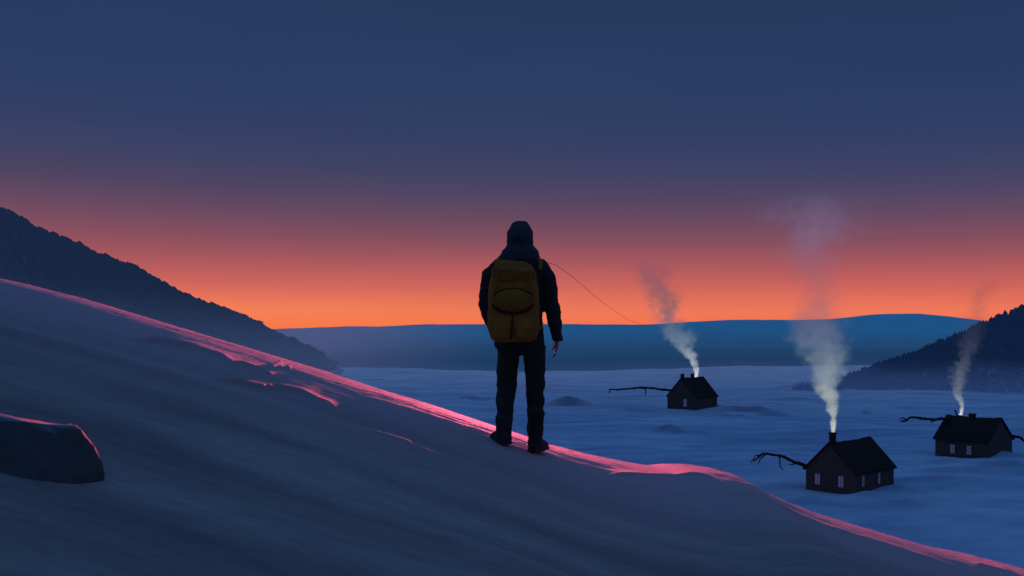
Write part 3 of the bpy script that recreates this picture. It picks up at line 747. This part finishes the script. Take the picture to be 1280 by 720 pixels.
# trousers
m = MB()
m.chain([Q(649.5, 416), Q(650, 427), Q(651, 434)], [(.19, .125), (.198, .13), (.185, .12)], 20)
m.chain([Q(635.5, 436), Q(634, 462, .01), Q(631.8, 492, .015), Q(630.5, 520, 0), Q(630, 540, -.01), Q(630, 547, -.01)], [(.095, .105), (.086, .098), (.077, .086), (.069, .08), (.064, .082), (.062, .085)], 18)
m.chain([Q(668, 436), Q(669, 462, .03), Q(669.6, 492, .07), Q(670, 520, .10), Q(670, 543, .15), Q(670, 548, .15)], [(.095, .105), (.086, .098), (.075, .086), (.068, .08), (.063, .082), (.060, .085)], 18)
for (px, py, rr) in ((629.5, 533, .068), (670.5, 520, .069)):
    m.chain([Q(px, py+1.5, -.01), Q(px+1, py-1.5, -.01)], [rr, rr], 16)
skinned(m.build('trousers', trou, root), .0095, 4, .03, .10)

# jacket
m = MB()
m.chain([Q(650, 322, .0), Q(649, 331), Q(648, 345), Q(648, 370), Q(648.5, 400), Q(649, 420), Q(649, 430)],
        [(.13, .09), (.20, .115), (.215, .135), (.205, .14), (.192, .135), (.200, .14), (.204, .14)], 22)
m.chain([Q(627, 333), Q(612.5, 345), Q(608, 368, .015), Q(609.5, 392, .05), Q(617, 408, .12), Q(632, 410, .19)], [.085, .083, .068, .064, .056, .05], 16)     # left sleeve, bent forward
m.chain([Q(673, 332), Q(683, 345), Q(688.5, 368, .01), Q(693, 392, .02), Q(696.5, 412, .03), Q(698, 423, .03)], [.08, .078, .070, .062, .050, .043], 16)     # right sleeve
for (px, py, rr, yy) in ((691, 384, .066, .015), (695, 403, .058, .02), (608, 378, .07, .03)):
    m.chain([Q(px, py+2, yy), Q(px, py-2, yy)], [rr, rr], 14)
skinned(m.build('jacket', cloth, root), .0095, 4, .030, .085)
# hood with gathered cowl
m = MB()
m.chain([Q(650, 320, -.005), Q(650, 313), Q(650, 305, .0), Q(650, 296, -.002), Q(650, 287, -.0), Q(650, 281, .005)], [(.165, .12), (.125, .115), (.108, .12), (.110, .13), (.105, .125), (.080, .10)], 20)
m.chain([Q(649, 328, -.01), Q(650, 321, -.02), Q(650, 315, -.02)], [(.20, .10), (.185, .125), (.15, .12)], 20)
ho = skinned(m.build('hood', hoodm, root), .009, 5, .024, .07)
# boots
for s_, px, zf, yb in ((-1, 629, zL, 0), (1, 670.5, zR, .16)):
    nm = 'boot'; x0 = (px-650)*S; m = MB(); t = Vector((.075*s_, .23, 0))
    m.chain([Vector((x0, -.02, zf+.21)), Vector((x0, -.02, zf+.12)), Vector((x0, -.02, zf+.06))], [(.068, .078), (.062, .076), (.064, .078)], 16)
    m.chain([Vector((x0-.02*s_, -.075, zf+.035)), Vector((x0+.01*s_, .0, zf+.045)), Vector((x0, 0, zf+.045))+t*.55, Vector((x0, 0, zf+.035))+t*.95], [(.05, .045), (.058, .055), (.062, .05), (.05, .032)], 16, Vector((1, 0, 0)))
    m.chain([Vector((x0-.025*s_, -.09, zf+.008)), Vector((x0, 0, zf+.008))+t*.5, Vector((x0, 0, zf+.008))+t*1.02], [(.058, .014), (.066, .014), (.056, .014)], 16)
    m.v = [v+Vector((0, yb, 0)) for v in m.v]
    skinned(m.build(nm, bootm, root), .0075, 3, .012, .05)

# ------------------------------------------------------------------ backpack (worn over the jacket)
packm = mat_cloth('mustard_canvas', (.36, .130, .022, 1), (.50, .185, .030, 1), 7, .9, 180)
packd = mat_cloth('brown_canvas', (.28, .105, .018, 1), (.38, .15, .025, 1), 9, .9, 180)
seamm = mat_cloth('dark_webbing', (.02, .016, .010, 1), (.035, .026, .014, 1))
B0 = Vector((OX, OY-.205, OZ))
pr = empty('backpack', B0); tag(pr, 'mustard brown canvas rucksack on the back of the standing person', 'backpack')
def K(px, py, y=0): return Vector(((px-650)*S, y, (558-py)*S))
m = MB()
m.chain([K(641.5, 421), K(641.5, 413), K(641.5, 395), K(641.5, 365), K(641.5, 348), K(642, 339)], [(.185, .075), (.20, .10), (.205, .112), (.20, .105), (.185, .095), (.165, .075)], 28, sq=.62)
skinned(m.build('main_bag', packm, pr), .009, 5, .020, .09)
m = MB()          # top lid
m.chain([K(642, 348, -.01), K(642, 341, -.012), K(643, 335.5, .0)], [(.178, .098), (.180, .105), (.160, .085)], 26, sq=.65)
skinned(m.build('lid', packd, pr), .008, 3, .018, .06)
# oval front pocket
m = MB(); c = K(641, 376.5, -.100)
m.ball(c, (.170, .050, .098), 28, 16); skinned(m.build('front_pocket', packd, pr), .007, 4, .012, .05)
arc = []
for i in range(17):
    a = math.radians(200+140*i/16); arc.append(c+Vector((.172*math.cos(a), -.016, .100*math.sin(a))))
m = MB(); m.chain(arc, [.0075]*17, 8, Vector((0, 1, 0))); m.build('pocket_seam', seamm, pr)
arc = []
for i in range(17):
    a = math.radians(20+140*i/16); arc.append(c+Vector((.168*math.cos(a), -.014, .096*math.sin(a))))
m = MB(); m.chain(arc, [.0040]*17, 8, Vector((0, 1, 0))); m.build('pocket_seam', seamm, pr)
for sx_ in (-1, 1):
    m = MB(); cc = K(641, 410, -.085)+Vector((.082*sx_, 0, 0))
    m.chain([cc-Vector((0, 0, .065)), cc, cc+Vector((0, 0, .065))], [(.066, .035), (.075, .042), (.072, .032)], 20, sq=.7)
    skinned(m.build('lower_pocket', packm, pr), .0075, 4, .012, .05)
m = MB(); m.chain([K(640.5, 393, -.118), K(640, 408, -.125), K(639, 424, -.11)], [.006]*3, 8); m.build('centre_strap', seamm, pr)
for sx_, px in ((-1, 622), (1, 674)):
    m = MB(); m.chain([K(px+sx_*1.5, 336, .03), K(px+sx_*2, 327, .05), K(px-sx_*1, 321.5, .12), K(px-sx_*2, 323, .22), K(px-sx_*1, 335, .33), K(px+sx_*1, 360, .365), K(px+sx_*2, 392, .33), K(px+sx_*3, 404, .2), K(px+sx_*0, 412, .06)],
                      [(.016, .009)]*9, 10); m.build('shoulder_strap', packd, pr)
m = MB(); m.chain([K(630, 334, .02), K(634, 330, .01), K(643, 328.5, .0), K(652, 330, .01), K(656, 334, .02)], [.0085]*5, 8, Vector((0, 1, 0))); m.build('haul_loop', packd, pr)
for sx_ in (-1, 1):
    m = MB(); x_ = K(641.5, 0).x+.125*sx_
    m.chain([Vector((x_, -.112, K(0, 340).z)), Vector((x_+.01*sx_, -.122, K(0, 352).z)), Vector((x_+.016*sx_, -.118, K(0, 366).z))], [(.011, .004)]*3, 8); m.build('lid_strap', packd, pr)

# thin cord slanting down from the rucksack towards the far hut
pth = [(675, 327), (684, 328), (694, 331), (712, 343), (726, 355), (740, 367), (756, 380), (772, 391), (786, 400), (800, 405), (815, 411)]
m = MB(); Wp = []
for i, (a, b) in enumerate(pth):
    t = i/(len(pth)-1); dd = 1/((1-t)/7.95+t/24.); Wp.append(at(a, b, dd))
o0 = Wp[0].copy(); dense = []
for i in range(len(Wp)-1):
    for j in range(6): dense.append(Wp[i].lerp(Wp[i+1], j/6)-o0)
dense.append(Wp[-1]-o0)
m.chain(dense, [.0024]*len(dense), 6, Vector((0, 0, 1)))
cordm = mat_simple('thin_cord', (.30, .14, .14, 1), .9, .05)
cd = m.build('cord', cordm); cd.location = o0
tag(cd, 'thin dark cord slanting down from the shoulder of the standing person', 'cord')

# ------------------------------------------------------------------ render
SC.view_settings.view_transform = 'Standard'; SC.view_settings.look = 'None'; SC.view_settings.exposure = 0; SC.view_settings.gamma = 1
SC.render.engine = 'CYCLES'
try:
    SC.cycles.use_denoising = True; SC.cycles.volume_step_rate = 1; SC.cycles.volume_max_steps = 256
    SC.cycles.max_bounces = 6; SC.cycles.transparent_max_bounces = 16
except Exception: pass
